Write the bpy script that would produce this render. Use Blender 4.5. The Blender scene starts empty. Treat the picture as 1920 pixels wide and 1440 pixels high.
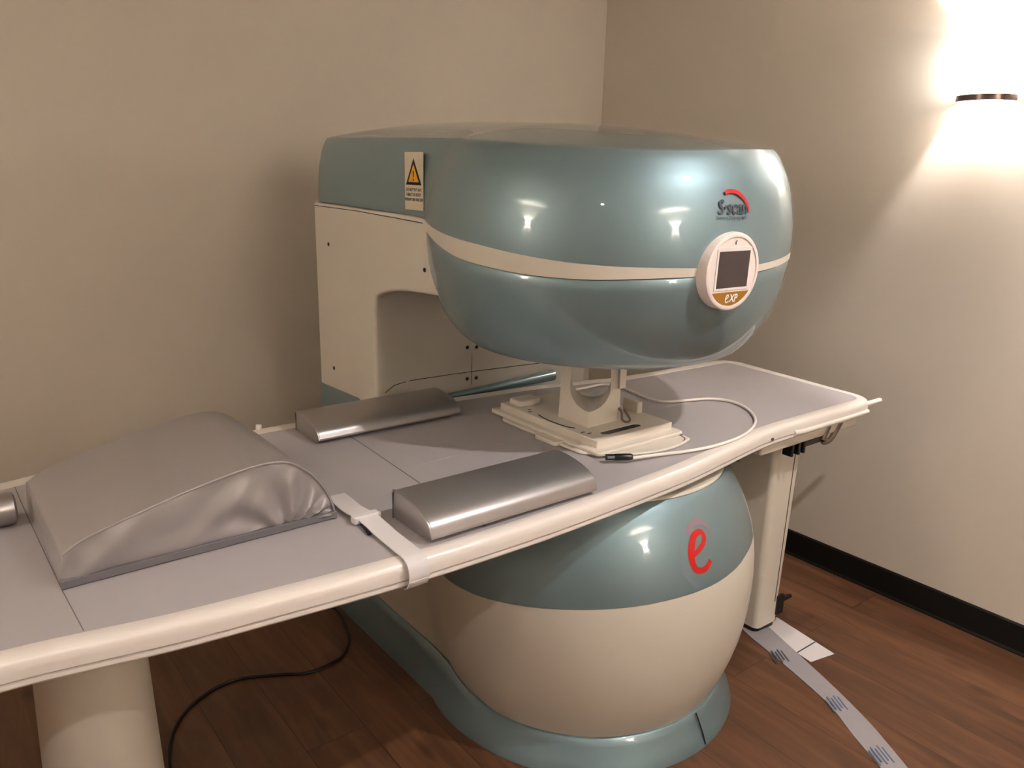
import bpy, bmesh, math, random
from mathutils import Vector, Matrix
random.seed(4)
PI = math.pi
COL = bpy.context.scene.collection
sc = bpy.context.scene

# ------------------------------------------------------------------ helpers
def lin(r, g, b):
    f = lambda c: ((c / 255 + .055) / 1.055) ** 2.4 if c > 10 else c / 255 / 12.92
    return (f(r), f(g), f(b), 1)

def mat(name, rgb, rough=.5, metal=0, coat=0, spec=.5, bump=None, coat_rough=.05, sheen=0, emit=0, var=.03):
    m = bpy.data.materials.new(name); m.use_nodes = True
    nt = m.node_tree; b = nt.nodes['Principled BSDF']
    col = lin(*rgb) if max(rgb) > 1.001 else (*rgb, 1)
    b.inputs['Base Color'].default_value = col
    b.inputs['Roughness'].default_value = rough
    b.inputs['Metallic'].default_value = metal
    b.inputs['Coat Weight'].default_value = coat
    b.inputs['Coat Roughness'].default_value = coat_rough
    b.inputs['Specular IOR Level'].default_value = spec
    b.inputs['Sheen Weight'].default_value = sheen
    if emit:
        b.inputs['Emission Color'].default_value = col
        b.inputs['Emission Strength'].default_value = emit
    # gentle procedural variation of the colour so that no surface is dead flat
    tc = nt.nodes.new('ShaderNodeTexCoord'); nz = nt.nodes.new('ShaderNodeTexNoise')
    nz.inputs['Scale'].default_value = 6; nz.inputs['Detail'].default_value = 4
    mx = nt.nodes.new('ShaderNodeMix'); mx.data_type = 'RGBA'
    nt.links.new(tc.outputs['Object'], nz.inputs['Vector'])
    nt.links.new(nz.outputs['Fac'], mx.inputs['Factor'])
    mx.inputs[6].default_value = tuple(c * (1 - var) for c in col[:3]) + (1,)
    mx.inputs[7].default_value = tuple(min(1, c * (1 + var)) for c in col[:3]) + (1,)
    nt.links.new(mx.outputs[2], b.inputs['Base Color'])
    if bump:
        n2 = nt.nodes.new('ShaderNodeTexNoise'); n2.inputs['Scale'].default_value = bump[0]; n2.inputs['Detail'].default_value = 5
        bp = nt.nodes.new('ShaderNodeBump'); bp.inputs['Strength'].default_value = bump[1]; bp.inputs['Distance'].default_value = bump[2]
        nt.links.new(tc.outputs['Object'], n2.inputs['Vector'])
        nt.links.new(n2.outputs['Fac'], bp.inputs['Height']); nt.links.new(bp.outputs['Normal'], b.inputs['Normal'])
    return m

def obj(name, verts, faces, m, parent=None, smooth=40, bevel=0, seg=2, subsurf=0):
    me = bpy.data.meshes.new(name); me.from_pydata([tuple(v) for v in verts], [], faces); me.validate()
    bm = bmesh.new(); bm.from_mesh(me)
    bmesh.ops.remove_doubles(bm, verts=bm.verts, dist=1e-6)
    bmesh.ops.recalc_face_normals(bm, faces=bm.faces)
    bm.to_mesh(me); bm.free()
    if smooth:
        me.shade_smooth(); me.set_sharp_from_angle(angle=math.radians(smooth))
    me.materials.append(m)
    o = bpy.data.objects.new(name, me); COL.objects.link(o)
    if parent is not None:
        o.parent = parent
        o.matrix_parent_inverse = Matrix.Translation(-parent.location)
    if bevel:
        b = o.modifiers.new('bevel', 'BEVEL'); b.width = bevel; b.segments = seg; b.limit_method = 'ANGLE'; b.angle_limit = math.radians(35)
        b.harden_normals = False
    if subsurf:
        s = o.modifiers.new('sub', 'SUBSURF'); s.levels = s.render_levels = subsurf
    return o

def tag(o, label, cat, group=None):
    o['label'] = label; o['category'] = cat
    if group: o['group'] = group
    return o

def empty(name, loc):
    o = bpy.data.objects.new(name, None); COL.objects.link(o); o.location = loc; o.empty_display_size = .1
    return o

def struct(o):
    o['kind'] = 'structure'; return o

class MB:
    def __init__(s): s.v = []; s.f = []
    def add(s, v, f):
        n = len(s.v); s.v += [tuple(p) for p in v]; s.f += [tuple(i + n for i in q) for q in f]
    def box(s, x0, x1, y0, y1, z0, z1):
        s.add([(x0, y0, z0), (x1, y0, z0), (x1, y1, z0), (x0, y1, z0), (x0, y0, z1), (x1, y0, z1), (x1, y1, z1), (x0, y1, z1)],
              [(0, 3, 2, 1), (4, 5, 6, 7), (0, 1, 5, 4), (1, 2, 6, 5), (2, 3, 7, 6), (3, 0, 4, 7)])
    def prism(s, poly, z0, z1):
        n = len(poly)
        s.add([(x, y, z0) for x, y in poly] + [(x, y, z1) for x, y in poly],
              [tuple(range(n))[::-1], tuple(range(n, 2 * n))] + [(i, (i + 1) % n, (i + 1) % n + n, i + n) for i in range(n)])
    def rings(s, rs, closed=True, cap=True):
        n = len(rs[0]); v = [p for r in rs for p in r]; f = []
        for k in range(len(rs) - 1):
            for i in range(n if closed else n - 1):
                j = (i + 1) % n
                f.append((k * n + i, k * n + j, (k + 1) * n + j, (k + 1) * n + i))
        if cap:
            f.append(tuple(range(n))[::-1]); f.append(tuple(range((len(rs) - 1) * n, len(rs) * n)))
        s.add(v, f)
    def tube(s, pts, r, n=10, flat=1.0):
        P = [Vector(p) for p in pts]; rs = []
        up = Vector((0, 0, 1)); prev = None
        for i, p in enumerate(P):
            t = (P[min(i + 1, len(P) - 1)] - P[max(i - 1, 0)]).normalized()
            a = t.cross(up)
            if a.length < .05: a = prev if prev else Vector((1, 0, 0))
            a.normalize(); b = a.cross(t).normalized(); prev = a
            rr = r(i / (len(P) - 1)) if callable(r) else r
            rs.append([p + a * rr * math.cos(u) + b * rr * flat * math.sin(u) for u in [2 * PI * k / n for k in range(n)]])
        s.rings(rs)
    def cyl(s, c, r0, r1, z0, z1, n=32):
        s.rings([[(c[0] + r * math.cos(2 * PI * k / n), c[1] + r * math.sin(2 * PI * k / n), z) for k in range(n)] for r, z in ((r0, z0), (r1, z1))])
    def build(s, name, m, parent=None, **k): return obj(name, s.v, s.f, m, parent, **k)

def interp(x, xs, ys):
    if x <= xs[0]: return ys[0]
    for i in range(len(xs) - 1):
        if x <= xs[i + 1]:
            t = (x - xs[i]) / (xs[i + 1] - xs[i]); return ys[i] * (1 - t) + ys[i + 1] * t
    return ys[-1]

def smooth_interp(x, xs, ys):
    if x <= xs[0]: return ys[0]
    if x >= xs[-1]: return ys[-1]
    for i in range(len(xs) - 1):
        if x <= xs[i + 1]:
            h = xs[i + 1] - xs[i]; t = (x - xs[i]) / h
            m = []
            for k in (i, i + 1):
                if k == 0 or k == len(xs) - 1:
                    a, b = (0, 1) if k == 0 else (k - 1, k)
                    m.append((ys[b] - ys[a]) / (xs[b] - xs[a]))
                else:
                    m.append((ys[k + 1] - ys[k - 1]) / (xs[k + 1] - xs[k - 1]))
            return (2*t**3-3*t*t+1)*ys[i] + (t**3-2*t*t+t)*h*m[0] + (-2*t**3+3*t*t)*ys[i+1] + (t**3-t*t)*h*m[1]

def spline(pts, n=10):
    P = [Vector(p) for p in pts]; out = []
    for i in range(len(P) - 1):
        p0 = P[max(i - 1, 0)]; p1 = P[i]; p2 = P[i + 1]; p3 = P[min(i + 2, len(P) - 1)]
        for k in range(n):
            t = k / n
            out.append(.5 * ((2 * p1) + (-p0 + p2) * t + (2 * p0 - 5 * p1 + 4 * p2 - p3) * t * t + (-p0 + 3 * p1 - 3 * p2 + p3) * t ** 3))
    out.append(P[-1]); return out

# ------------------------------------------------------------------ materials
M_TEAL = mat('teal lacquer', (126, 150, 157), .47, .6, coat=1.0, coat_rough=.045)
M_WHITE = mat('cream plastic', (211, 204, 191), .38, coat=.15, coat_rough=.2)
M_RAIL = mat('white rail plastic', (226, 218, 211), .3, coat=.2, coat_rough=.15)
M_HOLDER = mat('ivory coil plastic', (220, 211, 198), .42)
M_MATT = mat('grey vinyl', (172, 167, 169), .42, bump=(900, .12, .0005))
M_PAD = mat('silver satin vinyl', (176, 171, 170), .36, .85, bump=(700, .1, .0004))
M_WEDGE = mat('taupe silver cloth', (160, 154, 153), .46, .3, bump=(60, .15, .002))
M_HEM = mat('grey hem tape', (112, 108, 112), .8)
M_DARK = mat('dark gap', (28, 26, 26), .7)
M_BLACK = mat('black plastic', (16, 16, 17), .35)
M_SEAM = mat('seam', (118, 112, 113), .7)
M_PIPE = mat('light stitching', (170, 166, 168), .6)
M_STRAP = mat('white webbing', (214, 210, 210), .8, bump=(500, .3, .001))
M_CABLE = mat('white cable', (236, 228, 220), .35)
M_STEEL = mat('connector steel', (170, 170, 172), .3, .9)
M_SCREEN = mat('unlit screen', (62, 52, 52), .25, coat=.3)
M_GOLD = mat('gold badge', (166, 116, 38), .4, .2)
M_BADGE = mat('off white badge', (228, 216, 210), .35)
M_PRINTW = mat('white print', (245, 240, 235), .5)
M_GREY = mat('grey print', (70, 76, 84), .5)
M_RED = mat('red print', (196, 38, 42), .45)
M_REDE = mat('bright red print', (196, 26, 20), .45)
M_MAUVE = mat('mauve print', (140, 118, 130), .5)
M_PALE = mat('pale print', (122, 134, 146), .5)
M_STICK = mat('cream sticker', (214, 204, 180), .5)
M_YEL = mat('amber print', (226, 164, 30), .5)
M_BLK = mat('black print', (22, 14, 16), .6)
M_BRKT = mat('grey bronze bracket', (104, 88, 76), .4, .3)
M_RUB = mat('taupe rubber', (112, 98, 94), .6)
M_BASE = mat('black baseboard', (17, 16, 12), .6, spec=.2)
M_TAPE = mat('grey tape', (150, 146, 150), .5, bump=(40, .4, .002))
M_BLUE = mat('blue pen marks', (92, 108, 136), .6)
M_PAPER = mat('white paper', (206, 200, 200), .7)
M_CHROME = mat('dull chrome', (120, 105, 100), .3, .9)

def wall_mat():
    m = mat('beige wall paint', (205, 196, 183), .8, spec=.25, var=.008, bump=(220, .18, .0012)); return m
M_WALL = wall_mat()
M_CEIL = mat('ceiling paint', (214, 208, 196), .9)

def floor_mat():
    m = bpy.data.materials.new('oak laminate'); m.use_nodes = True; nt = m.node_tree; N = nt.nodes.new; L = nt.links.new
    b = nt.nodes['Principled BSDF']
    tc = N('ShaderNodeTexCoord'); mp = N('ShaderNodeMapping'); mp.inputs['Rotation'].default_value = (0, 0, PI / 2)
    L(tc.outputs['Object'], mp.inputs['Vector'])
    br = N('ShaderNodeTexBrick'); br.inputs['Scale'].default_value = 1; br.inputs['Brick Width'].default_value = 1.25
    br.inputs['Row Height'].default_value = .17; br.inputs['Mortar Size'].default_value = .0012; br.offset = .37
    br.inputs['Color1'].default_value = (0, 0, 0, 1); br.inputs['Color2'].default_value = (1, 1, 1, 1); br.inputs['Mortar'].default_value = (.4, .4, .4, 1)
    L(mp.outputs[0], br.inputs['Vector'])
    # per plank shift of the grain
    vm = N('ShaderNodeVectorMath'); vm.operation = 'MULTIPLY_ADD'
    L(br.outputs['Color'], vm.inputs[0]); vm.inputs[1].default_value = (3.1, 7.3, 5.0); L(mp.outputs[0], vm.inputs[2])
    sm = N('ShaderNodeMapping'); sm.inputs['Scale'].default_value = (1.6, 13, 1); L(vm.outputs[0], sm.inputs['Vector'])
    nz = N('ShaderNodeTexNoise'); nz.inputs['Scale'].default_value = 1.5; nz.inputs['Detail'].default_value = 8; nz.inputs['Roughness'].default_value = .6; nz.inputs['Distortion'].default_value = .9
    L(sm.outputs[0], nz.inputs['Vector'])
    cr = N('ShaderNodeValToRGB'); e = cr.color_ramp.elements
    e[0].position = .15; e[0].color = lin(52, 31, 18); e[1].position = .9; e[1].color = lin(126, 86, 58)
    k = cr.color_ramp.elements.new(.5); k.color = lin(92, 60, 39)
    L(nz.outputs['Fac'], cr.inputs['Fac'])
    # knots
    km = N('ShaderNodeMapping'); km.inputs['Scale'].default_value = (2.2, 5.0, 1); L(vm.outputs[0], km.inputs['Vector'])
    vo = N('ShaderNodeTexVoronoi'); vo.inputs['Scale'].default_value = 1.3; L(km.outputs[0], vo.inputs['Vector'])
    kr = N('ShaderNodeValToRGB'); kr.color_ramp.elements[0].position = .03; kr.color_ramp.elements[0].color = (.35, .3, .28, 1)
    kr.color_ramp.elements[1].position = .16; kr.color_ramp.elements[1].color = (1, 1, 1, 1); L(vo.outputs['Distance'], kr.inputs['Fac'])
    m1 = N('ShaderNodeMix'); m1.data_type = 'RGBA'; m1.blend_type = 'MULTIPLY'; m1.inputs['Factor'].default_value = 1
    L(cr.outputs['Color'], m1.inputs[6]); L(kr.outputs['Color'], m1.inputs[7])
    pr = N('ShaderNodeValToRGB'); pr.color_ramp.elements[0].color = (.86, .85, .84, 1); pr.color_ramp.elements[1].color = (1.06, 1.05, 1.04, 1)
    L(br.outputs['Color'], pr.inputs['Fac'])
    m2 = N('ShaderNodeMix'); m2.data_type = 'RGBA'; m2.blend_type = 'MULTIPLY'; m2.inputs['Factor'].default_value = 1
    L(m1.outputs[2], m2.inputs[6]); L(pr.outputs['Color'], m2.inputs[7])
    m3 = N('ShaderNodeMix'); m3.data_type = 'RGBA'; L(br.outputs['Fac'], m3.inputs['Factor'])
    L(m2.outputs[2], m3.inputs[6]); m3.inputs[7].default_value = lin(45, 25, 14)
    L(m3.outputs[2], b.inputs['Base Color']); b.inputs['Roughness'].default_value = .42
    bp = N('ShaderNodeBump'); bp.inputs['Strength'].default_value = .15; bp.inputs['Distance'].default_value = .002
    L(nz.outputs['Fac'], bp.inputs['Height']); L(bp.outputs['Normal'], b.inputs['Normal'])
    return m
M_FLOOR = floor_mat()

# ------------------------------------------------------------------ room
X0, X1, Y0, Y1, H = -2.0, 2.74, -2.0, 2.87, 2.55
def wall(name, a, b_, c, d, e, f, m):
    q = MB(); q.box(a, b_, c, d, e, f); return struct(q.build(name, m, smooth=0))
wall('floor', X0 - .1, X1 + .1, Y0 - .1, Y1 + .1, -.1, 0, M_FLOOR)
wall('ceiling', X0 - .1, X1 + .1, Y0 - .1, Y1 + .1, H, H + .1, M_CEIL)
wall('wall_left', X0 - .1, X1 + .1, Y1, Y1 + .1, 0, H, M_WALL)
wall('wall_right', X1, X1 + .1, Y0 - .1, Y1, 0, H, M_WALL)
wall('wall_back', X0 - .1, X1 + .1, Y0 - .1, Y0, 0, H, M_WALL)
wall('wall_front', X0 - .1, X0, Y0, Y1, 0, H, M_WALL)
def baseboard(name, horiz, pos, a, b_):
    prof = [(0, 0), (.012, 0), (.012, .004), (.008, .012), (.007, .098), (.004, .103), (0, .104)]
    q = MB()
    if horiz: rs = [[(x, pos - d, z) for d, z in prof] for x in (a, b_)]
    else: rs = [[(pos - d, y, z) for d, z in prof] for y in (a, b_)]
    q.rings(rs); return struct(q.build(name, M_BASE, smooth=0))
baseboard('baseboard_right', False, X1, Y0, Y1 - .013)
baseboard('baseboard_left', True, Y1, X0, X1)

# ------------------------------------------------------------------ scanner
CX, CY = 1.53, 1.57
scanner = tag(empty('mri_scanner', (CX, CY, 0)), 'large teal and cream open MRI scanner with a round head over a round pedestal', 'MRI scanner')
zz = [1.045, 1.055, 1.075, 1.11, 1.15, 1.2, 1.26, 1.33, 1.40, 1.46, 1.51, 1.54, 1.56, 1.575]
rr = [.352, .374, .396, .424, .446, .464, .476, .482, .479, .468, .453, .438, .428, .417]
RU = lambda z: smooth_interp(z, zz, rr)
HWU = lambda z: smooth_interp(z, [1.3, 1.46, 1.52, 1.56, 1.575], [.431, .426, .419, .409, .400])
ZU = lambda p: smooth_interp(p, [-112, -107, -96, -83, -72, -63, -51, -41, -30, -17, 0, 12, 25, 60, 100, 112], [1.373, 1.368, 1.354, 1.340, 1.330, 1.320, 1.309, 1.304, 1.302, 1.301, 1.301, 1.307, 1.314, 1.33, 1.352, 1.36])
ZL = lambda p: smooth_interp(p, [-180, -115, -108, -99, -89, -76, -63, -48, -34, -17, 0, 13, 25, 60, 100, 112, 180], [1.34, 1.338, 1.330, 1.312, 1.294, 1.282, 1.274, 1.272, 1.277, 1.282, 1.284, 1.290, 1.296, 1.308, 1.326, 1.334, 1.34])
LIP = lambda p: smooth_interp(p, [-112, -95, -64, -43, -22, 2, 20, 60, 112], [1.568, 1.562, 1.549, 1.544, 1.545, 1.552, 1.556, 1.562, 1.568])
YB = 2.475
def P3(phi, R, z): return (CX + R * math.sin(phi), CY - R * math.cos(phi), z)

NC, NS, NB = 96, 10, 12
def outline(hw, R, yb, rc=.05, CX=CX, CY=CY):
    """keyhole: left side going forward, round front, right side going back, rear edge"""
    hw = min(hw, R * .9995)
    p0 = PI - math.asin(hw / R)
    yc = CY - R * math.cos(p0)
    pts = []; info = []
    for k in range(NS):
        t = k / NS; pts.append((CX - hw, (yb - rc) + (yc - yb + rc) * t)); info.append(('s', -1, t))
    for k in range(NC + 1):
        a = -p0 + 2 * p0 * k / NC; pts.append((CX + R * math.sin(a), CY - R * math.cos(a))); info.append(('c', math.degrees(a), 0))
    for k in range(1, NS + 1):
        t = k / NS; pts.append((CX + hw, yc + (yb - rc - yc) * t)); info.append(('s', 1, 1 - t))
    for k in range(1, NB):
        t = k / NB
        a = t * PI
        # rear with rounded corners (superellipse-like)
        if t <= .25: u = t / .25 * PI / 2; pts.append((CX + hw - rc + rc * math.cos(u), yb - rc + rc * math.sin(u)))
        elif t >= .75: u = (t - .75) / .25 * PI / 2; pts.append((CX - hw + rc - rc * math.sin(u), yb - rc + rc * math.cos(u)))
        else: pts.append((CX + (hw - rc) * (1 - 2 * (t - .25) / .5), yb))
        info.append(('b', 0, 0))
    return pts, info

def zfun(info, fc, fs, fb):
    k, a, t = info
    return fc(a) if k == 'c' else (fs(t) if k == 's' else fb)

# upper cover (teal): from ZU to the lip, then the crowned top
def upper_cover():
    q = MB(); rings = []
    K = 16
    _, info = outline(.46, .48, YB)
    def zat(i, s):
        lo = zfun(info[i], ZU, lambda t: 1.383 * (1 - t) + 1.373 * t, 1.383)
        hi = zfun(info[i], LIP, lambda t: 1.578 * (1 - t) + 1.568 * t, 1.578)
        return lo + (hi - lo) * s, lo + (1.575 - lo) * s
    levels = [0, .05, .15, .25, .35, .45, .55, .65, .74, .82, .88, .93, .97, 1.0]
    for s in levels:
        ring = []
        for i in range(len(info)):
            z, ze = zat(i, s)
            pts, _ = outline(HWU(ze), RU(ze), YB - .02 * (s ** 3), .05)
            ring.append((pts[i][0], pts[i][1], z))
        rings.append(ring)
    top = rings[-1]; sy = 1.78
    for t in (.985, .965, .94, .90, .83, .74, .62, .48, .32, .15, .03):
        ring = []
        for i, (x, y, z) in enumerate(top):
            cyy = min(max(y, CY), 2.2)
            cyy = sy + (cyy - sy) * .45
            xx = CX + (x - CX) * t; yy = cyy + (y - cyy) * t
            crown = .040 + .03 * min(1, max(0, (yy - 1.1) / .9))
            rnd = .012 * (1 - ((t - .94) / .06) ** 2) if t > .94 else .012
            ring.append((xx, yy, z * t + (1.56) * (1 - t) + .001 + crown * (1 - t * t)))
        rings.append(ring)
    q.rings(rings, cap=False)
    n = len(top); q.f.append(tuple(range((len(rings) - 1) * n, len(rings) * n)))
    return q.build('upper_cover', M_TEAL, scanner, smooth=30)
upper_cover()

# cream swoosh band around the head
def band():
    q = MB(); rs = []
    for k in range(0, 121):
        p = -112 + 224 * k / 120; a = math.radians(p); lo, hi = ZL(p), ZU(p)
        col = []
        for s in (0, .33, .66, 1): z = lo + (hi - lo) * s; col.append(P3(a, RU(z) - .0005, z))
        col.append(P3(a, RU(hi) - .02, hi)); col.append(P3(a, RU(lo) - .02, lo))
        rs.append(col)
    q.rings(rs); return q.build('trim_band', M_WHITE, scanner, smooth=35)
band()

def lower_cover():
    q = MB(); rs = []; n = 120
    for s in (0, .02, .05, .1, .18, .28, .4, .52, .64, .76, .88, .985, 1.0):
        ring = []
        for k in range(n):
            p = -180 + 360 * k / n; z = 1.045 + (ZL(p) - 1.045) * s
            R = RU(z) - (.0035 if s == 1 else .0008)
            if s > .98: z -= .0015
            ring.append(P3(math.radians(p), R, z))
        rs.append(ring)
    rs = [[P3(math.radians(-180 + 360 * k / n), .30, 1.041) for k in range(n)]] + rs
    q.rings(rs); return q.build('lower_cover', M_TEAL, scanner, smooth=50)
lower_cover()

# cream yoke: side panels, arm underside, face behind the gap
def yoke():
    prof = [(2.47, .60), (2.47, 1.381), (1.80, 1.372), (1.74, 1.34), (1.64, 1.33), (1.62, 1.21), (1.68, 1.178), (1.78, 1.174), (1.88, 1.168), (1.97, 1.156), (2.03, 1.142),
            (2.065, 1.128), (2.072, 1.08), (2.074, .98), (2.076, .86), (2.076, .60)]
    q = MB(); rs = []
    for x, d in ((CX - .430, 0), (CX - .41, 0), (CX - .37, .010), (CX - .28, .02), (CX, .026), (CX + .28, .02), (CX + .37, .010), (CX + .41, 0), (CX + .430, .0)):
        ring = []
        for (y, z) in prof:
            yy = y + (d if (z < 1.17 and 2.0 < y < 2.3) else 0); zzv = z + (d * 1.2 if (1.1 < z < 1.2) else 0)
            ring.append((x, yy, zzv))
        rs.append(ring)
    q.rings(rs); return q.build('yoke_cover', M_WHITE, scanner, smooth=35, bevel=.008, seg=3)
yoke()

# lower body
zl = [.085, .14, .2, .27, .34, .42, .50, .57, .63, .68, .712, .722]
rl = [.404, .429, .449, .465, .474, .477, .471, .456, .434, .407, .384, .372]
RLo = lambda z: smooth_interp(z, zl, rl)
TB = lambda p: smooth_interp(p, [-125, -96, -82, -65, -48, -37, -17, 0, 13, 20, 60, 125], [.50, .459, .459, .473, .489, .497, .509, .517, .527, .535, .55, .56])
HWL = lambda z: smooth_interp(z, [.085, .2, .5, .722], [.395, .405, .405, .368])
LX, LY = 1.507, 1.552
def PL(phi, R, z): return (LX + R * math.sin(phi), LY - R * math.cos(phi), z)
def lower_part(name, lo_f, hi_f, levels, m, cap_lo, cap_hi, shrink=0, smooth=38):
    q = MB(); rings = []
    _, info = outline(.42, .47, YB)
    for s in levels:
        ring = []
        for i in range(len(info)):
            lo = lo_f(info[i]); hi = hi_f(info[i]); z = lo + (hi - lo) * s
            pts, _ = outline(HWL(z) - shrink, RLo(z) - shrink, YB, .05, LX, LY)
            ring.append((pts[i][0], pts[i][1], z))
        rings.append(ring)
    q.rings(rings, cap=False); n = len(rings[0])
    if cap_lo: q.f.append(tuple(range(n))[::-1])
    if cap_hi: q.f.append(tuple(range((len(rings) - 1) * n, len(rings) * n)))
    return q.build(name, m, scanner, smooth=smooth)
ZSK = lambda inf: zfun(inf, lambda p: interp(abs(p), [88, 122], [.085, .128]), lambda t: .128, .128)
tbf = lambda inf: zfun(inf, TB, lambda t: .62 * (1 - t) + .50 * t, .62)
lower_part('pedestal_cover', lambda i: ZSK(i) - .002, lambda i: tbf(i) - .002, [0, .08, .16, .25, .35, .45, .55, .65, .75, .85, .93, 1], M_WHITE, True, True)
lower_part('pedestal_band', tbf, lambda i: .722, [0, .1, .2, .32, .44, .56, .68, .78, .86, .92, .96, 1], M_TEAL, True, True, shrink=-.001)
q = MB(); q.cyl((LX, LY), .371, .366, .7215, .729, 96); q.build('pole_cap', M_WHITE, scanner, bevel=.003)
# skirt: low round the pedestal, taller along the arm
def skirt():
    q = MB(); rings = []; _, info = outline(.42, .45, YB, .05, LX, LY)
    for s_, dR, dH in ((.002, .052, .050), (.06, .051, .049), (.35, .038, .038), (.75, .018, .024), (.97, .010, .016), (1.0, .006, .012), (1.0, -.02, -.02)):
        ring = []
        for i, inf in enumerate(info):
            zt = ZSK(inf); R = (.402 + (RLo(zt) - .404)) + dR; hw = .392 + dH
            pts, _ = outline(min(hw, R - .004), R, YB + .003, .05, LX, LY)
            ring.append((pts[i][0], pts[i][1], max(.0005, zt * s_)))
        rings.append(ring)
    q.rings(rings); return q.build('skirt', M_TEAL, scanner, smooth=40)
skirt()
# skirt joint line
q = MB(); a = math.radians(22)
a = math.radians(6)
q.tube([PL(a, r + .0012, z) for r, z in ((.452, .006), (.443, .03), (.425, .065), (.414, .084))], .002, 6); q.build('skirt_joint', M_DARK, scanner)
# teal collar round the foot of the yoke
q = MB()
rs = []
for x, dy in ((CX - .4325, 0), (CX + .4325, 0)):
    rs.append([(x, 2.472, .60), (x, 2.472, .779), (x, 2.19, .790), (x, 2.155, .775), (x, 2.11, .72), (x, 2.079, .60)])
q.rings(rs); q.build('rear_collar', M_TEAL, scanner, smooth=0, bevel=.004)
# tapered teal moulding behind the table
q = MB(); q.tube(spline([(1.24, 2.058, .786), (1.40, 2.058, .788), (1.6, 2.058, .792), (1.79, 2.058, .797)], 6), lambda t: .007 + .013 * t, 16); q.build('edge_moulding', M_TEAL, scanner)
# panel seams
def line(name, pts, m=M_DARK, r=.0012, par=scanner):
    q = MB(); q.tube(pts, r, 6); return q.build(name, m, par)
xs = CX - .4305
line('panel_seam', [(xs, 2.46, 1.3695), (xs, 2.17, 1.368), (xs, 1.92, 1.361), (xs, 1.80, 1.357)])
line('panel_seam', [(1.13, 2.073, .83), (1.17, 2.085, .845), (1.22, 2.094, .849), (1.4, 2.100, .846), (1.53, 2.1015, .842), (1.80, 2.096, .835), (1.92, 2.077, .833)])
line('panel_seam', [(1.47, 2.101, .80), (1.47, 2.101, .955)])
def screw(c, nrm, parent=scanner):
    q = MB(); n = Vector(nrm).normalized(); u = n.orthogonal().normalized(); w = n.cross(u)
    rs = []
    for r, d in ((.006, .0), (.006, .0012), (.0035, .0016), (.003, -.0005)):
        rs.append([Vector(c) + n * d + (u * math.cos(k * PI / 8) + w * math.sin(k * PI / 8)) * r for k in range(16)])
    q.rings(rs); q.build('screw', M_DARK, parent)
for y, z in ((2.367, 1.254), (2.360, .851), (1.790, 1.237)): screw((xs - .0005, y, z), (-1, 0, 0))
for x, z in ((1.450, .929), (1.487, .926), (1.451, .822), (1.488, .82)): screw((x, 2.0985 if z > .9 else 2.1, z), (0, -1, 0))

# ---- things mapped on curved surfaces
def text_mesh(body, size, shear=0, bold=0.0, sx=1.0):
    cu = bpy.data.curves.new('t', 'FONT'); cu.body = body; cu.size = size; cu.shear = shear; cu.align_x = 'CENTER'; cu.resolution_u = 4
    cu.offset = bold
    o = bpy.data.objects.new('t', cu); COL.objects.link(o)
    dg = bpy.context.evaluated_depsgraph_get(); me = bpy.data.meshes.new_from_object(o.evaluated_get(dg))
    v = [(p.co.x * sx, p.co.y) for p in me.vertices]; f = [tuple(p.vertices) for p in me.polygons]
    bpy.data.objects.remove(o); bpy.data.curves.remove(cu); bpy.data.meshes.remove(me)
    return v, f
def decal(name, vf, fn, m, parent=scanner):
    v, f = vf; n = len(v)
    # a thin raised layer: front face plus a rim down to the surface
    top = [fn(u, w, .0005) for u, w in v]
    return obj(name, top, f, m, parent, smooth=0)
def on_head(pc, zc):
    def fn(u, v, h):
        z = zc + v; R = RU(z); return P3(math.radians(pc) + u / R, R + h, z)
    return fn
def on_ped(pc, zc):
    def fn(u, v, h):
        z = zc + v; R = RLo(z) + .001; return PL(math.radians(pc) + u / R, R + h, z)
    return fn
def stroke(pts, widths, n=8):
    P = spline([(x, y, 0) for x, y in pts], n); L = len(P); v = []; f = []
    W = lambda t: smooth_interp(t * (len(widths) - 1), list(range(len(widths))), widths)
    for i, p in enumerate(P):
        t = (P[min(i + 1, L - 1)] - P[max(i - 1, 0)]).normalized(); nn = Vector((-t.y, t.x, 0)); w = W(i / (L - 1)) / 2
        v += [(p.x + nn.x * w, p.y + nn.y * w), (p.x - nn.x * w, p.y - nn.y * w)]
        if i: f.append((2 * i - 2, 2 * i - 1, 2 * i + 1, 2 * i))
    return v, f
decal('lettering', text_mesh('S·scan', .043, .18, .0009, .80), on_head(-8.9, 1.4150), M_GREY)
decal('small_lettering', text_mesh('Extreme Dedicated MRI', .0105, 0, .0001, .86), on_head(-9.2, 1.4035), M_GREY)
decal('red_arc', stroke([(-.030, -.002), (-.016, .002), (.002, .0), (.020, -.010), (.034, -.026), (.040, -.044)], [.009, .0085, .0085, .008, .006, .002]), on_head(-7.7, 1.461), M_RED)
E_W = .072
epts = [(.16, .46), (.42, .53), (.72, .66), (.86, .80), (.80, .93), (.62, .965), (.36, .88), (.17, .64), (.10, .38), (.20, .14), (.46, .045), (.74, .08), (.98, .22)]
decal('letter_e', stroke([((x - .5) * E_W * .95, (y - .5) * .094) for x, y in epts], [.012, .012, .013, .013, .012, .014, .018, .020, .019, .016, .015, .014, .014]), on_ped(-6.0, .603), M_REDE)
decal('mauve_arc', stroke([(-.036, -.010), (-.022, .004), (-.004, .010), (.016, .007), (.032, -.006), (.044, -.026)], [.013, .015, .015, .013, .008, .003]), on_ped(-4.4, .659), M_MAUVE)
decal('pale_arc', stroke([(.008, .050), (-.004, .03), (-.008, 0), (-.002, -.03), (.010, -.05), (.030, -.068), (.052, -.07)], [.002, .004, .007, .009, .009, .008, .003]), on_ped(-12.6, .598), M_PALE)
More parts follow.
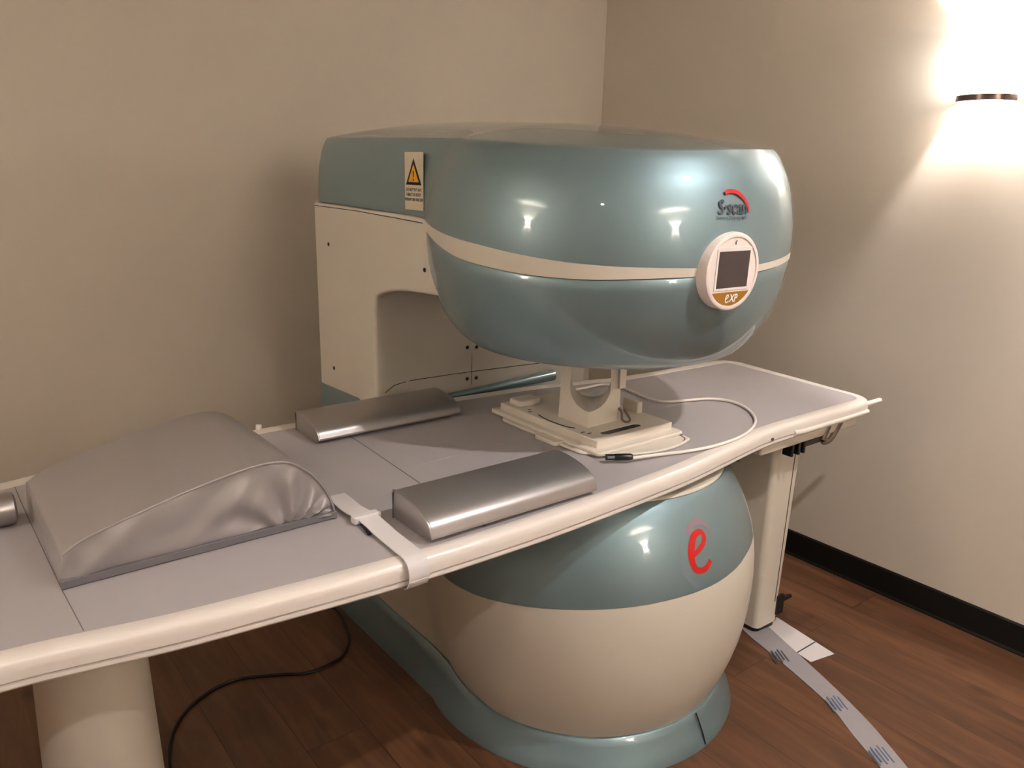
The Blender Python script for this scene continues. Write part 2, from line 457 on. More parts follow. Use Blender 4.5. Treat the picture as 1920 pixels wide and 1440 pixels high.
# small light slots on the right flank of the pedestal
for p, z in ((23, .40), (23.5, .26), (16, .15)):
    decal('vent_slot', stroke([(-.018, -.022), (0, .0), (.014, .018)], [.002, .007, .002]), on_ped(p, z), M_PRINTW)

# warning sticker on the arm
sx_ = CX - .4290
q = MB(); q.box(sx_ - .0012, sx_ + .001, 1.797, 1.888, 1.388, 1.534); st = q.build('warning_sticker', M_STICK, scanner, smooth=0, bevel=.0004)
def on_side(yc, zc):
    return lambda u, v, h: (sx_ - .0016 - h * .1, yc - u, zc + v)
def sub(name, vf, fn, m, d=0):
    v, f = vf; return obj(name, [tuple(a + (b if k == 0 else 0) for k, (a, b) in enumerate(zip(fn(u, w, 0), (-d, 0, 0)))) for u, w in v], f, m, st, smooth=0)
tri = lambda s: [(-.5 * s, -.333 * s), (.5 * s, -.333 * s), (0, .667 * s)]
scl = lambda pts, a, b: [(x * a, y * b) for x, y in pts]
sub('warning_triangle', (scl(tri(.078), 1.0, .86), [(0, 1, 2)]), on_side(1.8425, 1.474), M_BLK)
sub('triangle_fill', (scl(tri(.053), 1.0, .86), [(0, 1, 2)]), on_side(1.8425, 1.474), M_YEL, .0004)
sub('exclamation_mark', text_mesh('!', .036, 0, .0008), on_side(1.8425, 1.4625), M_BLK, .0008)
for k, tx in enumerate(('DO NOT PUT ANY', 'OBJECT OR BODY', 'WEIGHT ON THE TOP')):
    sub('sticker_text', text_mesh(tx, .0105, 0, .0003, .86), on_side(1.8425, 1.436 - .0125 * k), M_BLK)

# round display on the head
def display():
    phi = math.radians(-9.0); zc = 1.292; n = Vector((math.sin(math.radians(-3)), -math.cos(math.radians(-3)), 0)); c = Vector(P3(phi, RU(zc) - .024, zc))
    n = (n + Vector((0, 0, -.03))).normalized()
    right = Vector((0, 0, 1)).cross(n).normalized(); right = -right if right.x < 0 else right
    up = n.cross(right); up = -up if up.z < 0 else up
    def W(u, v, h): return c + right * u + up * v + n * h
    R = .0865
    def lathe(prof, nn=72, cap=True):
        return [[W(r * math.cos(2 * PI * k / nn), r * math.sin(2 * PI * k / nn), h) for k in range(nn)] for r, h in prof]
    q = MB(); q.rings(lathe([(R * .96, -.020), (R, .0), (R, .028), (R * .985, .034), (R * .95, .036), (R * .885, .0355), (R * .875, .033), (.02, .033)])); bz = q.build('display_bezel', M_BADGE, scanner, smooth=40)
    def flat(name, poly, h, m, th=.0008):
        q = MB(); nn = len(poly)
        q.add([W(u, v, h - th) for u, v in poly] + [W(u, v, h) for u, v in poly], [tuple(range(nn))[::-1], tuple(range(nn, 2 * nn))] + [(i, (i + 1) % nn, (i + 1) % nn + nn, i + nn) for i in range(nn)])
        return q.build(name, m, bz, smooth=0)
    flat('screen_frame', [(-.0560, -.0400), (.0560, -.0400), (.0560, .0540), (-.0560, .0540)], .0346, M_RAIL, .0016)
    flat('screen', [(-.0500, -.0345), (.0500, -.0345), (.0500, .0455), (-.0500, .0455)], .0352, M_SCREEN)
    r2 = R * .86; yb_ = -.0445; a0 = math.acos(-yb_ / r2)
    flat('gold_plate', [(r2 * math.sin(a), -r2 * math.cos(a)) for a in [-a0 + 2 * a0 * k / 24 for k in range(25)]], .0348, M_GOLD)
    def txt(name, body, size, u0, v0, m, sh=0, b=0, s=1):
        v, f = text_mesh(body, size, sh, b, s); obj(name, [W(u0 + a, v0 + bb, .0356) for a, bb in v], f, m, bz, smooth=0)
    txt('badge_lettering', 'XP', .024, .009, -.0665, M_PRINTW, .15, .0006, .85)
    v, f = stroke([((x - .5) * .012 - .0115, (y - .5) * .018 - .0590) for x, y in epts], [.0028] * 5)
    obj('badge_lettering', [W(a, b, .0356) for a, b in v], f, M_PRINTW, bz, smooth=0)
    v, f = stroke([(.0015 + u, .0635 + w) for u, w in ((.003, .005), (-.001, .003), (-.002, -.001), (0, -.004))], [.001, .0025, .0025, .001]); obj('badge_mark', [W(a, b, .0340) for a, b in v], f, M_GREY, bz, smooth=0)
display()

# ------------------------------------------------------------------ patient table
TZ = .80
table = tag(empty('patient_table', (1.2, 1.57, 0)), 'long grey vinyl patient table with cream side rails, running through the scanner gap', 'patient table')
front = [(-.55, 1.272), (-.2, 1.268), (.04, 1.256), (.16, 1.238), (.27, 1.218), (.40, 1.204), (.55, 1.190), (.70, 1.180), (.86, 1.177), (1.01, 1.178), (1.2, 1.187), (1.44, 1.205), (1.61, 1.228), (1.74, 1.249), (1.86, 1.266), (1.96, 1.272), (2.1, 1.272), (2.30, 1.270), (2.40, 1.270), (2.43, 1.278), (2.447, 1.300)]
backp = [(2.478, 1.80), (2.468, 1.822), (2.44, 1.832), (2.2, 1.842), (2.05, 1.850), (1.93, 1.860), (1.85, 1.882), (1.72, 1.912), (1.6, 1.934), (1.45, 1.950), (1.31, 1.962), (1.0, 1.980), (.72, 1.994), (.3, 1.975), (.04, 1.93), (-.55, 1.90)]
FR = spline([(x, y, 0) for x, y in front], 4); BK = spline([(x, y, 0) for x, y in backp], 4)
loop = [(p.x, p.y) for p in FR] + [(p.x, p.y) for p in BK]
def normals(lp):
    out = []; n = len(lp)
    for i in range(n):
        a = Vector(lp[i - 1]); b = Vector(lp[(i + 1) % n]); t = (b - a).normalized(); out.append(Vector((t.y, -t.x)))
    return out
NL = normals(loop)
def sweep(name, prof, m, parent=table, smooth=35):
    n = len(loop); rs = []
    for i in range(n):
        p = Vector(loop[i]); nn = NL[i]; k_ = 1 + .55 * min(1, max(0, (p.y - 1.35) / .2)); rs.append([(p.x + nn.x * o * k_, p.y + nn.y * o * k_, z) for o, z in prof])
    q = MB(); k = len(prof); v = [a for r in rs for a in r]; f = []
    for i in range(n):
        j = (i + 1) % n
        for a in range(k): b = (a + 1) % k; f.append((i * k + a, j * k + a, j * k + b, i * k + b))
    q.add(v, f); return q.build(name, m, parent, smooth=smooth)
q = MB(); q.prism(loop, .768, TZ); mattress = q.build('mattress', M_MATT, table, smooth=30, bevel=.0015)
sweep('side_rail', [(.0, .768), (-.0005, .8004), (.002, .8012), (.014, .8014), (.025, .8006), (.0315, .7975), (.0352, .791), (.0366, .781), (.0366, .768), (.034, .7655), (.0, .7655)], M_RAIL)
sweep('lower_rail', [(-.004, .752), (-.004, .7652), (.030, .7652), (.0305, .7630), (.0345, .7620), (.0350, .7560), (.032, .752)], M_RAIL)
# deck below
q = MB(); q.prism([(p[0] - NL[i].x * .03, p[1] - NL[i].y * .03) for i, p in enumerate(loop)], .742, .768); q.build('deck', M_WHITE, table, smooth=0)
def mline(name, pts, m, r=.0011): q = MB(); q.tube(pts, r, 6, .6); q.build(name, m, table)
mline('mattress_seam', [(.893, 1.965, TZ + .0002), (.897, 1.80, TZ + .0002), (.880, 1.45, TZ + .0002), (.87, 1.19, TZ + .0002)], M_SEAM, .0016)
mline('centre_line', [(.93, 1.561, TZ - .0003), (1.25, 1.573, TZ - .0003)], M_PIPE, .0013)
mline('centre_line', [(1.70, 1.555, TZ - .0003), (2.22, 1.556, TZ - .0003)], M_PIPE, .0013)
mline('mattress_seam', [(.15, 1.245, TZ + .0002), (.145, 1.40, TZ + .0002), (.14, 1.8, TZ + .0002), (.14, 1.94, TZ + .0002)], M_SEAM, .0009)
# rail end peg and lower accessory bar at the foot end
q = MB(); q.tube([(2.40, 1.246, .786), (2.52, 1.246, .786)], .0085, 12); q.build('rail_peg', M_RAIL, table)
q = MB(); q.tube([(2.02, 1.236, .768), (2.06, 1.236, .765), (2.43, 1.236, .765)], .008, 12); q.build('accessory_bar', M_RAIL, table)
q = MB(); q.box(1.90, 2.42, 1.26, 1.33, .712, .744); q.build('foot_bracket', M_WHITE, table, bevel=.006)
q = MB(); q.tube(spline([(2.26, 1.262, .752), (2.23, 1.262, .70), (2.25, 1.262, .690), (2.28, 1.262, .698), (2.33, 1.262, .752)], 8), .0075, 10, 1.3); q.build('grab_loop', M_BRKT, table)
q = MB(); q.box(2.128, 2.24, 1.262, 1.30, .694, .713); q.build('clamp', M_BLACK, table, bevel=.003)
for a in (2.07, 2.105, 2.132):
    q = MB(); q.box(a, a + .011, 1.265, 1.30, .672, .7125); q.build('clamp_hook', M_BLACK, table, bevel=.003)
q = MB(); q.cyl((1.80, 1.27), .010, .008, .72, .745, 16); q.build('stop_knob', M_BLACK, table)
q = MB(); q.tube([(1.905, 1.2315, .7735), (1.905, 1.2280, .7735)], .0045, 12); q.build('rail_screw', M_BRKT, table)
q = MB(); q.tube([(.72, 2.035, .797), (.722, 2.037, .812)], .008, 10); q.build('rail_stud', M_RAIL, table)
# supports
def rbox(x0, x1, y0, y1, r, n=6):
    pts = []
    for cx_, cy_, a0 in ((x1 - r, y1 - r, 0), (x0 + r, y1 - r, 90), (x0 + r, y0 + r, 180), (x1 - r, y0 + r, 270)):
        for k in range(n + 1): a = math.radians(a0 + 90 * k / n); pts.append((cx_ + r * math.cos(a), cy_ + r * math.sin(a)))
    return pts
col_ = MB(); col_.rings([[(x, y, z) for x, y in rbox(2.118, 2.235 + w, 1.345, 1.76, .022)] for z, w in ((.022, 0), (.12, 0.002), (.743, .030))]); leg1 = col_.build('foot_column', M_WHITE, table, smooth=35)
q = MB(); q.prism(rbox(2.125, 2.235, 1.352, 1.75, .02), .0005, .023); q.build('column_base', M_BLACK, leg1, smooth=35)
q = MB(); q.box(2.215, 2.252, 1.338, 1.350, .045, .115); q.box(2.23, 2.30, 1.340, 1.352, .085, .097); q.build('column_latch', M_BLACK, leg1, bevel=.002)
q = MB(); q.tube([(2.205, 1.3445, .10), (2.222, 1.3445, .72)], .0016, 6); q.build('column_joint', M_BRKT, leg1)
q = MB(); nn = 40
q.rings([[(.192 + r * math.cos(2 * PI * k / nn), 1.55 + r * 1.25 * math.sin(2 * PI * k / nn), z) for k in range(nn)] for r, z in ((.155, .0005), (.155, .03), (.13, .05), (  .112, .09), (.106, .3), (.094, .743))])
q.build('head_column', M_WHITE, table, smooth=40)

# ------------------------------------------------------------------ coil holder on the table
hold = tag(empty('coil_holder', (1.46, 1.52, .8)), 'ivory plastic coil holder with a forked upright on a stepped base under the scanner head', 'coil holder')
pts = []
for k in range(97):
    a = 2 * PI * k / 96; x = 1.53 + .272 * math.cos(a); y = 1.556 + .272 * math.sin(a); x = min(max(x, 1.312), 1.64 + (y - 1.33) * .15)
    if not pts or (abs(x - pts[-1][0]) + abs(y - pts[-1][1])) > 1e-5: pts.append((x, y))
pts.pop()
q = MB(); q.prism(pts, .8003, .808); q.build('base_plate', M_HOLDER, hold, bevel=.003)
q = MB(); q.tube([(1.53 + .277 * math.cos(math.radians(a)), 1.556 + .277 * math.sin(math.radians(a)), .8045) for a in range(66, 134, 4)], .0045, 8, .6); q.build('base_gap_shade', M_DARK, hold)  # dark tube stands in for the shaded gap along the plate's rear rim
q = MB(); q.prism(rbox(1.296, 1.335, 1.47, 1.56, .012), .8003, .812); q.prism(rbox(1.325, 1.645, 1.335, 1.80, .015), .807, .8175); q.build('lower_step', M_HOLDER, hold, bevel=.003)
st2 = [(x, y) for x, y in rbox(1.345, 1.632, 1.362, 1.78, .02)]
# upper step with a long slot cut through its top
q = MB()
S = (1.395, 1.535, 1.392, 1.412)
x0, x1, y0, y1 = 1.345, 1.628, 1.366, 1.775; z0, z1 = .816, .838
vs = [(x0, y0), (x1, y0), (x1, y1), (x0, y1), (S[0], S[2] + .006), (S[0] + .012, S[2]), (S[1] - .004, S[2]), (S[1], S[2] + .012), (S[1] - .012, S[3]), (S[0] + .004, S[3])]
v = [(a, b, z1) for a, b in vs] + [(a, b, z0) for a, b in vs]
f = [(0, 1, 7, 6, 5, 4), (0, 4, 9, 3), (1, 2, 8, 7), (2, 3, 9, 8)]
f += [tuple(10 + i for i in t)[::-1] for t in f]
f += [(i, (i + 1) % 4, 10 + (i + 1) % 4, 10 + i) for i in range(4)]
ii = [4, 5, 6, 7, 8, 9]; f += [(ii[k], ii[(k + 1) % 6], 10 + ii[(k + 1) % 6], 10 + ii[k]) for k in range(6)]
q.add(v, f); q.build('upper_step', M_HOLDER, hold, bevel=.003, seg=2)
q = MB(); q.box(1.393, 1.537, 1.390, 1.414, .8195, .8372); q.build('slot_shade_fill', M_BLACK, hold, smooth=0)  # black block nearly fills the slot, standing in for the shade inside it
for c in ((1.353, 1.545), (1.349, 1.43)):
    pass
q = MB(); q.tube(spline([(1.362, 1.62, .8385), (1.352, 1.57, .8385), (1.356, 1.50, .8385), (1.368, 1.475, .8385)], 5), .0022, 6, .5); q.build('index_groove', M_BLACK, hold)
for x, y in ((1.372, 1.672), (1.360, 1.655), (1.362, 1.438), (1.37, 1.422)):
    q = MB(); q.box(x - .006, x + .006, y - .002, y + .002, .838, .8388); q.build('index_mark', M_BLACK, hold, smooth=0)
q = MB(); q.prism(rbox(1.36, 1.44, 1.70, 1.755, .01), .838, .856); q.build('rear_block', M_HOLDER, hold, bevel=.004)
# forked upright, bite running diagonally towards the camera side
def fork():
    q = MB(); C = Vector((1.462, 1.522)); A = Vector((1, 1)).normalized(); Sv = Vector((-1, 1)).normalized()
    r = .057; zc = .934; SS = .084; ztop = 1.0385
    sl = [(-SS, ztop), (-SS + .01, ztop), (-r - .0001, ztop), (-r, zc)]
    sl += [(-r * math.cos(k * PI / 20), zc - r * 1.02 * math.sin(k * PI / 20)) for k in range(1, 20)]
    sl += [(r, zc), (r + .0001, ztop), (SS - .01, ztop), (SS, ztop)]
    rs = []
    for s, zt in sl:
        af = -(.090 - abs(s) * 1.02); ab = .075 - .15 * max(0, abs(s) - .05)
        col = []
        for a, z in ((af, .8375), (af * .98, .856), (af * .80, min(max(.862, zt), .90)), (af * .78, max(.864, zt)), (ab, zt), (ab, .8375)):
            ss = s * (1 - .08 * min(1, max(0, (z - .86) / .18))); col.append((*(C + A * a + Sv * ss), z))
        rs.append(col)
    q.rings(rs); return q.build('fork', M_HOLDER, hold, smooth=32, bevel=.005, seg=3)
fk = fork()
q = MB(); q.box(1.505, 1.528, 1.452, 1.457, .93, .99); q.build('recessed_tab', M_HOLDER, hold, bevel=.002)
q = MB(); q.tube(spline([(1.515, 1.462, .872), (1.512, 1.448, .866), (1.505, 1.436, .848), (1.515, 1.428, .842), (1.53, 1.432, .846), (1.53, 1.455, .868)], 6), .0035, 8); q.build('release_loop', M_RUB, hold)
q = MB(); q.prism([(1.60, 1.47), (1.62, 1.47), (1.615, 1.53), (1.60, 1.53)], .838, .872); q.build('side_lug', M_HOLDER, hold, bevel=.004)
# taupe edge strip on the far side of the base
q = MB(); q.tube(spline([(1.688, 1.575, .806), (1.675, 1.50, .806), (1.652, 1.41, .806), (1.630, 1.333, .806)], 6), .007, 10, .7); q.tube(spline([(1.628, 1.333, .806), (1.618, 1.31, .806), (1.59, 1.296, .805)], 5), .003, 8); q.build('edge_strip', M_RUB, hold)

# cable
path = [(1.70, 1.845, .8060), (1.742, 1.842, .8060), (1.823, 1.839, .8060), (1.856, 1.792, .8060), (1.842, 1.71, .8060), (1.830, 1.639, .8060), (1.845, 1.586, .8060), (1.922, 1.556, .8060), (1.994, 1.528, .8060), (2.027, 1.473, .8060), (2.006, 1.397, .8060), (1.942, 1.320, .8060), (1.866, 1.272, .8060), (1.764, 1.238, .8060), (1.645, 1.230, .8062), (1.545, 1.243, .8070), (1.470, 1.262, .8085), (1.405, 1.272, .812), (1.378, 1.276, .8145)]
q = MB(); q.tube(spline(path, 8), .0042, 10); cable = q.build('coil_cable', M_CABLE)
tag(cable, 'white coil cable looping over the grey table to a black plug', 'cable')
cb = MB(); d = Vector((1.322 - 1.378, 1.312 - 1.276, 0)).normalized(); P0 = Vector((1.380, 1.2745, .8165))
cb.tube([P0, P0 + d * .006, P0 + d * .02, P0 + d * .022, P0 + d * .044, P0 + d * .046, P0 + d * .068], lambda t: .0068 if t < .1 else (.0088 if t < .8 else .0078), 16)
con = cb.build('connector', M_BLACK, cable, smooth=30, bevel=.0006)
q = MB(); nrm = d.cross(Vector((0, 0, 1))); nrm = nrm if nrm.y < 0 else -nrm
c0 = P0 + d * .0555 + nrm * .0082 + Vector((0, 0, .003))
q.add([c0 + d * a + Vector((0, 0, b)) + nrm * h for h in (-.004, .0006) for a, b in ((-.009, -.0035), (.009, -.0035), (.009, .0025), (-.009, .0025))], [(3, 2, 1, 0), (4, 5, 6, 7), (0, 1, 5, 4), (1, 2, 6, 5), (2, 3, 7, 6), (3, 0, 4, 7)])
q.build('connector_plate', M_STEEL, con, smooth=0, bevel=.0005)

# ------------------------------------------------------------------ cushions
def arm_pad(name, xa, xb, yf, yb, h, label, skew=0.0):
    root = None
    prof = [(yb, TZ + .0017), (yb, TZ + h * .86), (yb - .004, TZ + h * .97), (yb - .014, TZ + h)]
    n = 14; w = (yb - .02) - yf
    for k in range(1, n):
        u = k / n * PI / 2
        prof.append((yb - .014 - (w) * (math.sin(u)) ** 1.05, TZ + .018 + (h - .018) * math.cos(u) ** .82))
    prof += [(yf + .0015, TZ + .014), (yf + .005, TZ + .0085), (yf + .03, TZ + .006), (yf + .036, TZ + .0017)]
    q = MB(); q.rings([[(x + (y - yf) * skew, y, z) for y, z in prof] for x in (xa, xb)])
    o = q.build(name, M_PAD, smooth=30, bevel=.0045, seg=3)
    # piping round the end
    q = MB(); q.tube([(xa - .0005 + (y - yf) * skew, y, z) for y, z in prof[:-1]], .0022, 6); q.build('end_piping', M_PAD, o)
    return tag(o, label, 'cushion', 'silver side cushions on the patient table')
arm_pad('side_cushion', .800, 1.240, 1.820, 1.968, .058, 'silver half-round side cushion at the far edge of the table, beside the scanner yoke')
arm_pad('side_cushion', .738, 1.172, 1.178, 1.330, .066, 'silver half-round side cushion at the near edge of the table, over the front rail')

def wedge():
    top = spline([(.150, .858, 0), (.19, .880, 0), (.27, .902, 0), (.36, .924, 0), (.45, .941, 0), (.51, .9455, 0), (.555, .936, 0), (.595, .905, 0), (.622, .868, 0), (.638, .83, 0), (.643, .803, 0)], 9)
    tp = [(p.x, p.y) for p in top]; n = len(tp); yf, yb = 1.405, 1.80
    rows = 24; v = []; f = []
    X = lambda i: .146 + (.643 - .146) * i / (n - 1)
    def wr(u, t):
        # creases fanning out of the lower right of the face
        x = .146 + .497 * u; dx = x - .56; dz = t * .14 + .012
        ang = math.atan2(dz, dx); rad = math.hypot(dx, dz)
        s = math.sin(ang * 17 + 1.2 * math.sin(rad * 16) + .8) * math.exp(-((rad - .10) / .12) ** 2)
        s2 = math.sin(u * 60 + t * 2.5 + 2.5 * math.sin(u * 9)) * (t ** 2.2)
        s3 = (math.sin(u * 21 - t * 4.2 + math.sin(u * 6)) + .5 * math.sin(u * 38 - t * 5)) * (1 - u * .8)
        return (.0085 * s + .0036 * s2 + .0048 * s3) * math.sin(PI * min(1, t * 1.0)) ** .8 + .006 * math.sin(PI * t)
    # front face grid, then the top running back, then the rear face
    grid = []
    for r in range(rows + 1):
        t = r / rows; row = []
        for i in range(n):
            bx_ = X(i); tx, tz = tp[i]; z0 = TZ + .0015
            x = bx_ * (1 - t) + tx * t; z = z0 * (1 - t) + tz * t
            row.append((x, yf - wr(i / (n - 1), t), z))
        grid.append(row)
    NY = 12
    for r in range(1, NY + 1):
        t = r / NY; y = yf + (yb - yf) * t
        row = []
        for i, (x, z) in enumerate(tp):
            e = .004 * math.sin(PI * t)
            pk = .002 * math.sin(i * 1.7) * math.exp(-t * 10)
            row.append((x + (.002 if x < .3 else 0) * t, y, z + e + pk + .006 * (1 - t) ** 8 - .004 * (1 if r == 1 else 0)))
        grid.append(row)
    for r in range(rows, -1, -1):
        t = r / rows; row = []
        for i in range(n):
            bx_ = X(i); tx, tz = tp[i]; x = bx_ * (1 - t) + tx * t; z = (TZ + .0015) * (1 - t) + tz * t
            row.append((x, yb + .001 + .006 * math.sin(PI * t), z))
        if r < rows: grid.append(row)
    R_ = len(grid); v = [p for row in grid for p in row]
    for r in range(R_ - 1):
        for i in range(n - 1): f.append((r * n + i, r * n + i + 1, (r + 1) * n + i + 1, (r + 1) * n + i))
    f.append(tuple(r * n for r in range(R_))); f.append(tuple(r * n + n - 1 for r in range(R_))[::-1])
    f.append(tuple(range(n))[::-1] + tuple((R_ - 1) * n + i for i in range(n)))
    o = obj('knee_wedge', v, f, M_WEDGE, smooth=50)
    q = MB(); q.box(.144, .6445, yf - .0095, yf + .004, TZ + .001, TZ + .016); q.build('hem_strip', M_HEM, o, bevel=.0015)
    q = MB(); q.tube([(x + (.001 if k < 8 else 0), yf - .002, z + .001) for k, (x, z) in enumerate(tp[::2])], .0026, 8); q.build('top_piping', M_WEDGE, o)
    return tag(o, 'large grey wedge cushion with puckered near side on the left part of the table', 'cushion')
wedge()
q = MB()
nn = 32
q.rings([[(x, 1.735 + r * math.cos(2 * PI * k / nn), TZ + .034 + r * math.sin(2 * PI * k / nn)) for k in range(nn)] for x, r in ((-.5, .033), (.108, .033), (.118, .031), (.122, .024))])
roll = q.build('roll_cushion', M_PAD, smooth=40)
tag(roll, 'small silver roll cushion lying left of the big wedge, at the photo edge', 'cushion')

# strap over the front rail
def ribbon(pts, w, th):
    P = spline(pts, 8); q = MB(); rs = []
    for i, p in enumerate(P):
        t = (P[min(i + 1, len(P) - 1)] - P[max(i - 1, 0)]).normalized(); side = Vector((1, 0, 0)); side = (side - t * side.dot(t)).normalized(); nn = t.cross(side).normalized()
        if nn.z < -.2: nn = -nn
        ww = w(i / (len(P) - 1)) if callable(w) else w
        rs.append([p + side * a * ww / 2 + nn * b * th / 2 for a, b in ((-1, -1), (1, -1), (1, 1), (-1, 1))])
    q.rings(rs); return q
q = ribbon([(.690, 1.50, .8025), (.686, 1.45, .8060), (.682, 1.40, .8085), (.684, 1.355, .8125), (.686, 1.325, .8105), (.685, 1.27, .8065), (.684, 1.22, .8055), (.682, 1.185, .8065), (.681, 1.155, .8065), (.680, 1.137, .797), (.680, 1.132, .780), (.680, 1.136, .760), (.680, 1.15, .7475), (.680, 1.19, .738)], .043, .0022)
strap = q.build('safety_strap', M_STRAP, smooth=40)
tag(strap, 'white webbing strap lying on the table and folded over the front rail', 'strap')
q = MB(); q.box(.655, .716, 1.337, 1.358, .8025, .8185); q.build('buckle', M_STRAP, strap, bevel=.003)
q = MB(); q.tube(spline([(.668, 1.335, .8035), (.664, 1.31, .806), (.660, 1.285, .8035)], 6), .0045, 8, .5); q.build('black_keeper', M_BLACK, strap)

# ------------------------------------------------------------------ floor items
L_ = [(2.200, 1.52), (2.113, 1.396), (2.052, 1.19), (1.99, 1.002), (1.922, .883), (1.863, .775), (1.80, .69), (1.72, .60)]
R_ = [(2.26, 1.50), (2.205, 1.37), (2.137, 1.19), (2.081, 1.044), (2.021, .907), (1.974, .819), (1.90, .70), (1.81, .60)]
SL = spline([(x, y, 0) for x, y in L_], 8); SR = spline([(x, y, 0) for x, y in R_], 8)
q = MB(); q.rings([[(a.x, a.y, .0005), (a.x, a.y, .0018), (a.x * .8 + b.x * .2, a.y * .8 + b.y * .2, .004), (a.x * .5 + b.x * .5, a.y * .5 + b.y * .5, .006), (a.x * .2 + b.x * .8, a.y * .2 + b.y * .8, .004), (b.x, b.y, .0018), (b.x, b.y, .0005)] for a, b in zip(SL, SR)])
tape = tag(q.build('floor_tape', M_TAPE, smooth=50), 'curved strip of grey tape with blue marks running across the wooden floor', 'tape')
for c, mm in (((2.068, 1.225), M_GREY), ((2.00, .985), M_BLUE), ((1.900, .795), M_BLUE)):
    q = MB()
    for k in range(-2, 3):
        a = Vector((.018, .030)); w = Vector((.032, -.012)); p = Vector(c) + w * k * .32
        q.rings([[(*(p + a * s), z), (*(p + a * s + w * .12), z)] if 0 else [(p.x + a.x * s, p.y + a.y * s, .0062), (p.x + a.x * s + .004, p.y + a.y * s - .001, .0062), (p.x + a.x * s + .004, p.y + a.y * s - .001, .0068), (p.x + a.x * s, p.y + a.y * s, .0068)] for s in (-.9 + .3 * (k % 2), 1 - .25 * ((k + 1) % 2))])
    q.build('pen_marks', mm, tape, smooth=0)
q = MB(); q.prism([(2.275, 1.372), (2.238, 1.130), (2.135, 1.150), (2.168, 1.392)], .0004, .0012)
pap = tag(q.build('paper_sheet', M_PAPER, smooth=0), 'white paper sheet with a dark line on the floor beside the table column', 'paper')
q = MB(); q.box(2.139, 2.247, 1.203, 1.208, .0012, .0016); q.build('printed_line', M_GREY, pap, smooth=0)
cord = [(1.02, 2.40, .0055), (1.045, 2.30, .0055), (1.030, 2.20, .0055), (.999, 2.107, .0055), (.955, 2.05, .0055), (.913, 2.026, .0055), (.822, 2.022, .0055), (.741, 2.068, .0055), (.629, 2.117, .0055), (.529, 2.097, .0055), (.453, 2.038, .0055), (.402, 1.956, .0055), (.373, 1.857, .0055), (.36, 1.74, .0055)]
q = MB(); q.tube(spline(cord, 8), .0048, 8); tag(q.build('power_cable', M_BLACK), 'thin black cable snaking over the shaded floor beneath the table', 'cable')

# ------------------------------------------------------------------ lamps
def shade_mat():
    m = bpy.data.materials.new('frosted lamp glass'); m.use_nodes = True; b = m.node_tree.nodes['Principled BSDF']
    b.inputs['Base Color'].default_value = (.9, .86, .78, 1); b.inputs['Roughness'].default_value = .5
    b.inputs['Emission Color'].default_value = (1, .93, .89, 1); b.inputs['Emission Strength'].default_value = SHADE_E
    return m
SHADE_E = 6.0
BULB = 29.0
M_SHADE = shade_mat()
def sconce(c, inward, label, power=BULB):
    """half-round wall lamp, open above and below; inward = unit vector into the room"""
    root = empty('wall_sconce', (c[0], c[1], c[2])); tag(root, label, 'wall lamp', 'half-round wall lamps')
    n = Vector((*inward, 0)); t = Vector((-n.y, n.x, 0)); C = Vector(c); w, dep, h = .083, .088, .195
    def P(u, d, z): return C + t * u + n * d + Vector((0, 0, z))
    def arc(w_, d_, z, k=24): return [P(w_ * math.cos(PI * i / k), .004 + d_ * math.sin(PI * i / k), z) for i in range(k + 1)]
    q = MB(); k = 25
    a, b_, c_, d_ = arc(w, dep, 0.012), arc(w, dep, h), arc(w - .004, dep - .004, h), arc(w - .004, dep - .004, 0.012)
    q.rings([[a[i], b_[i], c_[i], d_[i]] for i in range(k)])
    q.build('lamp_shade', M_SHADE, root, smooth=40)
    q = MB(); a, b_, c_, d_ = arc(w + .003, dep + .003, -.006), arc(w + .003, dep + .003, .012), arc(w - .006, dep - .006, .012), arc(w - .006, dep - .006, -.006)
    q.rings([[a[i], b_[i], c_[i], d_[i]] for i in range(k)]); q.build('bottom_trim', M_CHROME, root, smooth=40)
    q = MB(); q.add([P(u, d, z) for d in (.0005, .006) for u, z in ((-.05, .03), (.05, .03), (.05, .17), (-.05, .17))], [(3, 2, 1, 0), (4, 5, 6, 7), (0, 1, 5, 4), (1, 2, 6, 5), (2, 3, 7, 6), (3, 0, 4, 7)]); q.build('back_plate', M_CHROME, root, smooth=0)
    q = MB(); q.rings([[P(.012 * math.cos(2 * PI * i / 12), .04 + .012 * math.sin(2 * PI * i / 12), z) for i in range(12)] for z in (.06, .085)]); q.build('bulb_socket', M_RAIL, root)
    L = bpy.data.lights.new('bulb', 'POINT'); L.energy = power; L.color = (1, .935, .905); L.shadow_soft_size = .018
    lo = bpy.data.objects.new('bulb', L); COL.objects.link(lo); lo.location = P(0, .042, .115); 
    lo.parent = root; lo.matrix_parent_inverse = Matrix.Translation(-root.location)
    return root
sconce((X1, 1.160, 1.735), (-1, 0), 'glowing half-round wall lamp on the right wall, upper right of the photo', BULB * .33)
sconce((1.16, Y0, 1.735), (0, 1), 'wall lamp on the wall behind the camera', BULB * 3.1)
sconce((X0, 1.36, 1.735), (1, 0), 'wall lamp on the wall beyond the left end of the patient table', BULB * 2.4)
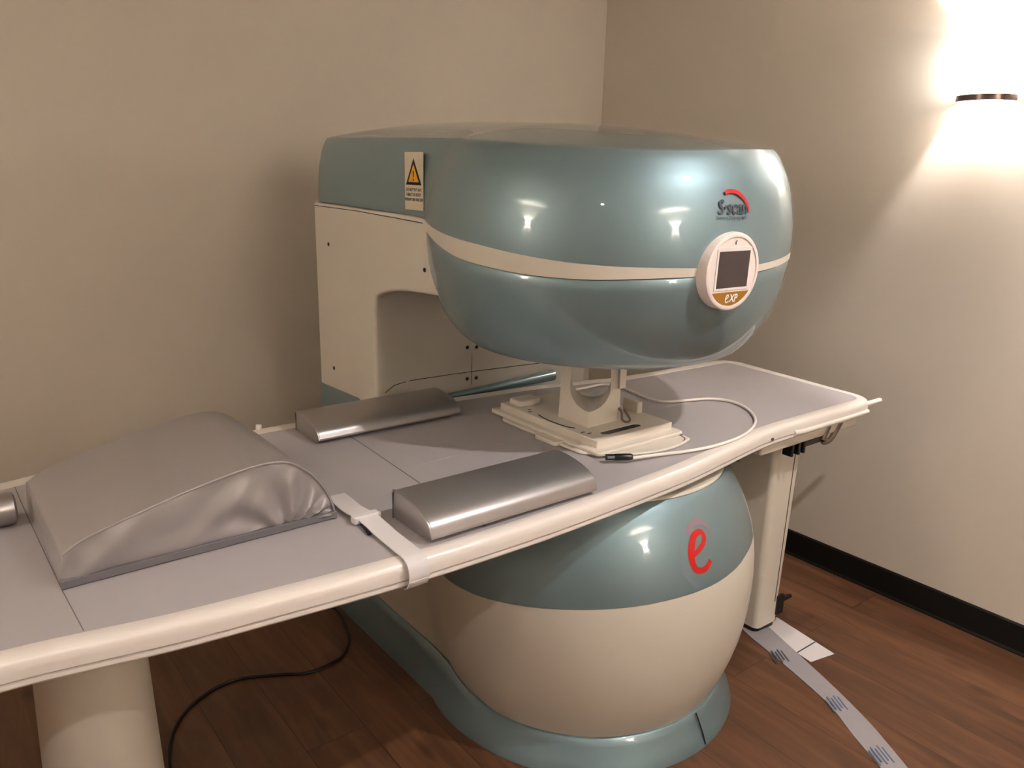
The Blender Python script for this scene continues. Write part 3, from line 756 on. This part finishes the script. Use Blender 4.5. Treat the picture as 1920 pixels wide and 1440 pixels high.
def downlight(x, y, label, e, power):
    root = empty('ceiling_downlight', (x, y, H)); tag(root, label, 'ceiling lamp', 'recessed ceiling lamps')
    q = MB(); n = 32
    q.rings([[(x + r * math.cos(2 * PI * k / n), y + r * math.sin(2 * PI * k / n), z) for k in range(n)] for r, z in ((.055, H - .0005), (.055, H - .006), (.040, H - .008), (.038, H - .0006))], cap=False); q.build('trim_ring', M_RAIL, root)
    m = bpy.data.materials.new('downlight lens'); m.use_nodes = True; b = m.node_tree.nodes['Principled BSDF']
    b.inputs['Emission Color'].default_value = (1, .95, .88, 1); b.inputs['Emission Strength'].default_value = e
    q = MB(); q.cyl((x, y), .036, .036, H - .005, H - .001, 24); q.build('lens', m, root)
    L = bpy.data.lights.new('lamp', 'SPOT'); L.spot_size = math.radians(118); L.spot_blend = .55; L.shadow_soft_size = .035; L.energy = power; L.color = (1, .935, .905)
    lo = bpy.data.objects.new('lamp', L); COL.objects.link(lo); lo.location = (x, y, H - .009)
    lo.parent = root; lo.matrix_parent_inverse = Matrix.Translation(-root.location)
downlight(1.62, .05, 'small ceiling lamp in front of the scanner head', 30, 28)
downlight(-.5, -.4, 'small ceiling lamp over the camera side of the room', 30, 14)

# ------------------------------------------------------------------ camera
cam = bpy.data.cameras.new('camera'); co = bpy.data.objects.new('camera', cam); COL.objects.link(co)
cam.sensor_width = 36; cam.sensor_fit = 'HORIZONTAL'; cam.lens = 1490 / 1920 * 36; cam.clip_start = .05
A_ = math.radians(52); p_ = math.radians(15.2); r_ = math.radians(1.35)
axv = Vector((math.sin(A_), math.cos(A_), 0)); ayv = Vector((-math.cos(A_), math.sin(A_), 0))
toW = lambda v: Vector((v.dot(axv), v.dot(ayv), v.z))
fw = Vector((0, math.cos(p_), -math.sin(p_))); rt = Vector((1, 0, 0)); up = rt.cross(fw)
rt2 = rt * math.cos(r_) + up * math.sin(r_); up2 = up * math.cos(r_) - rt * math.sin(r_)
fw, rt2, up2 = toW(fw), toW(rt2), toW(up2)
mw = Matrix((( rt2.x, up2.x, -fw.x, 0), (rt2.y, up2.y, -fw.y, 0), (rt2.z, up2.z, -fw.z, 1.5), (0, 0, 0, 1)))
co.matrix_world = mw
sc.camera = co

w = bpy.data.worlds.new('world'); sc.world = w; w.use_nodes = True
w.node_tree.nodes['Background'].inputs[0].default_value = (.05, .045, .04, 1)
sc.view_settings.view_transform = 'Standard'; sc.view_settings.look = 'None'; sc.view_settings.gamma = 1; sc.view_settings.use_curve_mapping = False
sc.view_settings.exposure = 2.62
sc.cycles.max_bounces = 8; sc.cycles.diffuse_bounces = 5; sc.cycles.glossy_bounces = 4
sc.cycles.sample_clamp_indirect = 4
sc.cycles.use_denoising = True
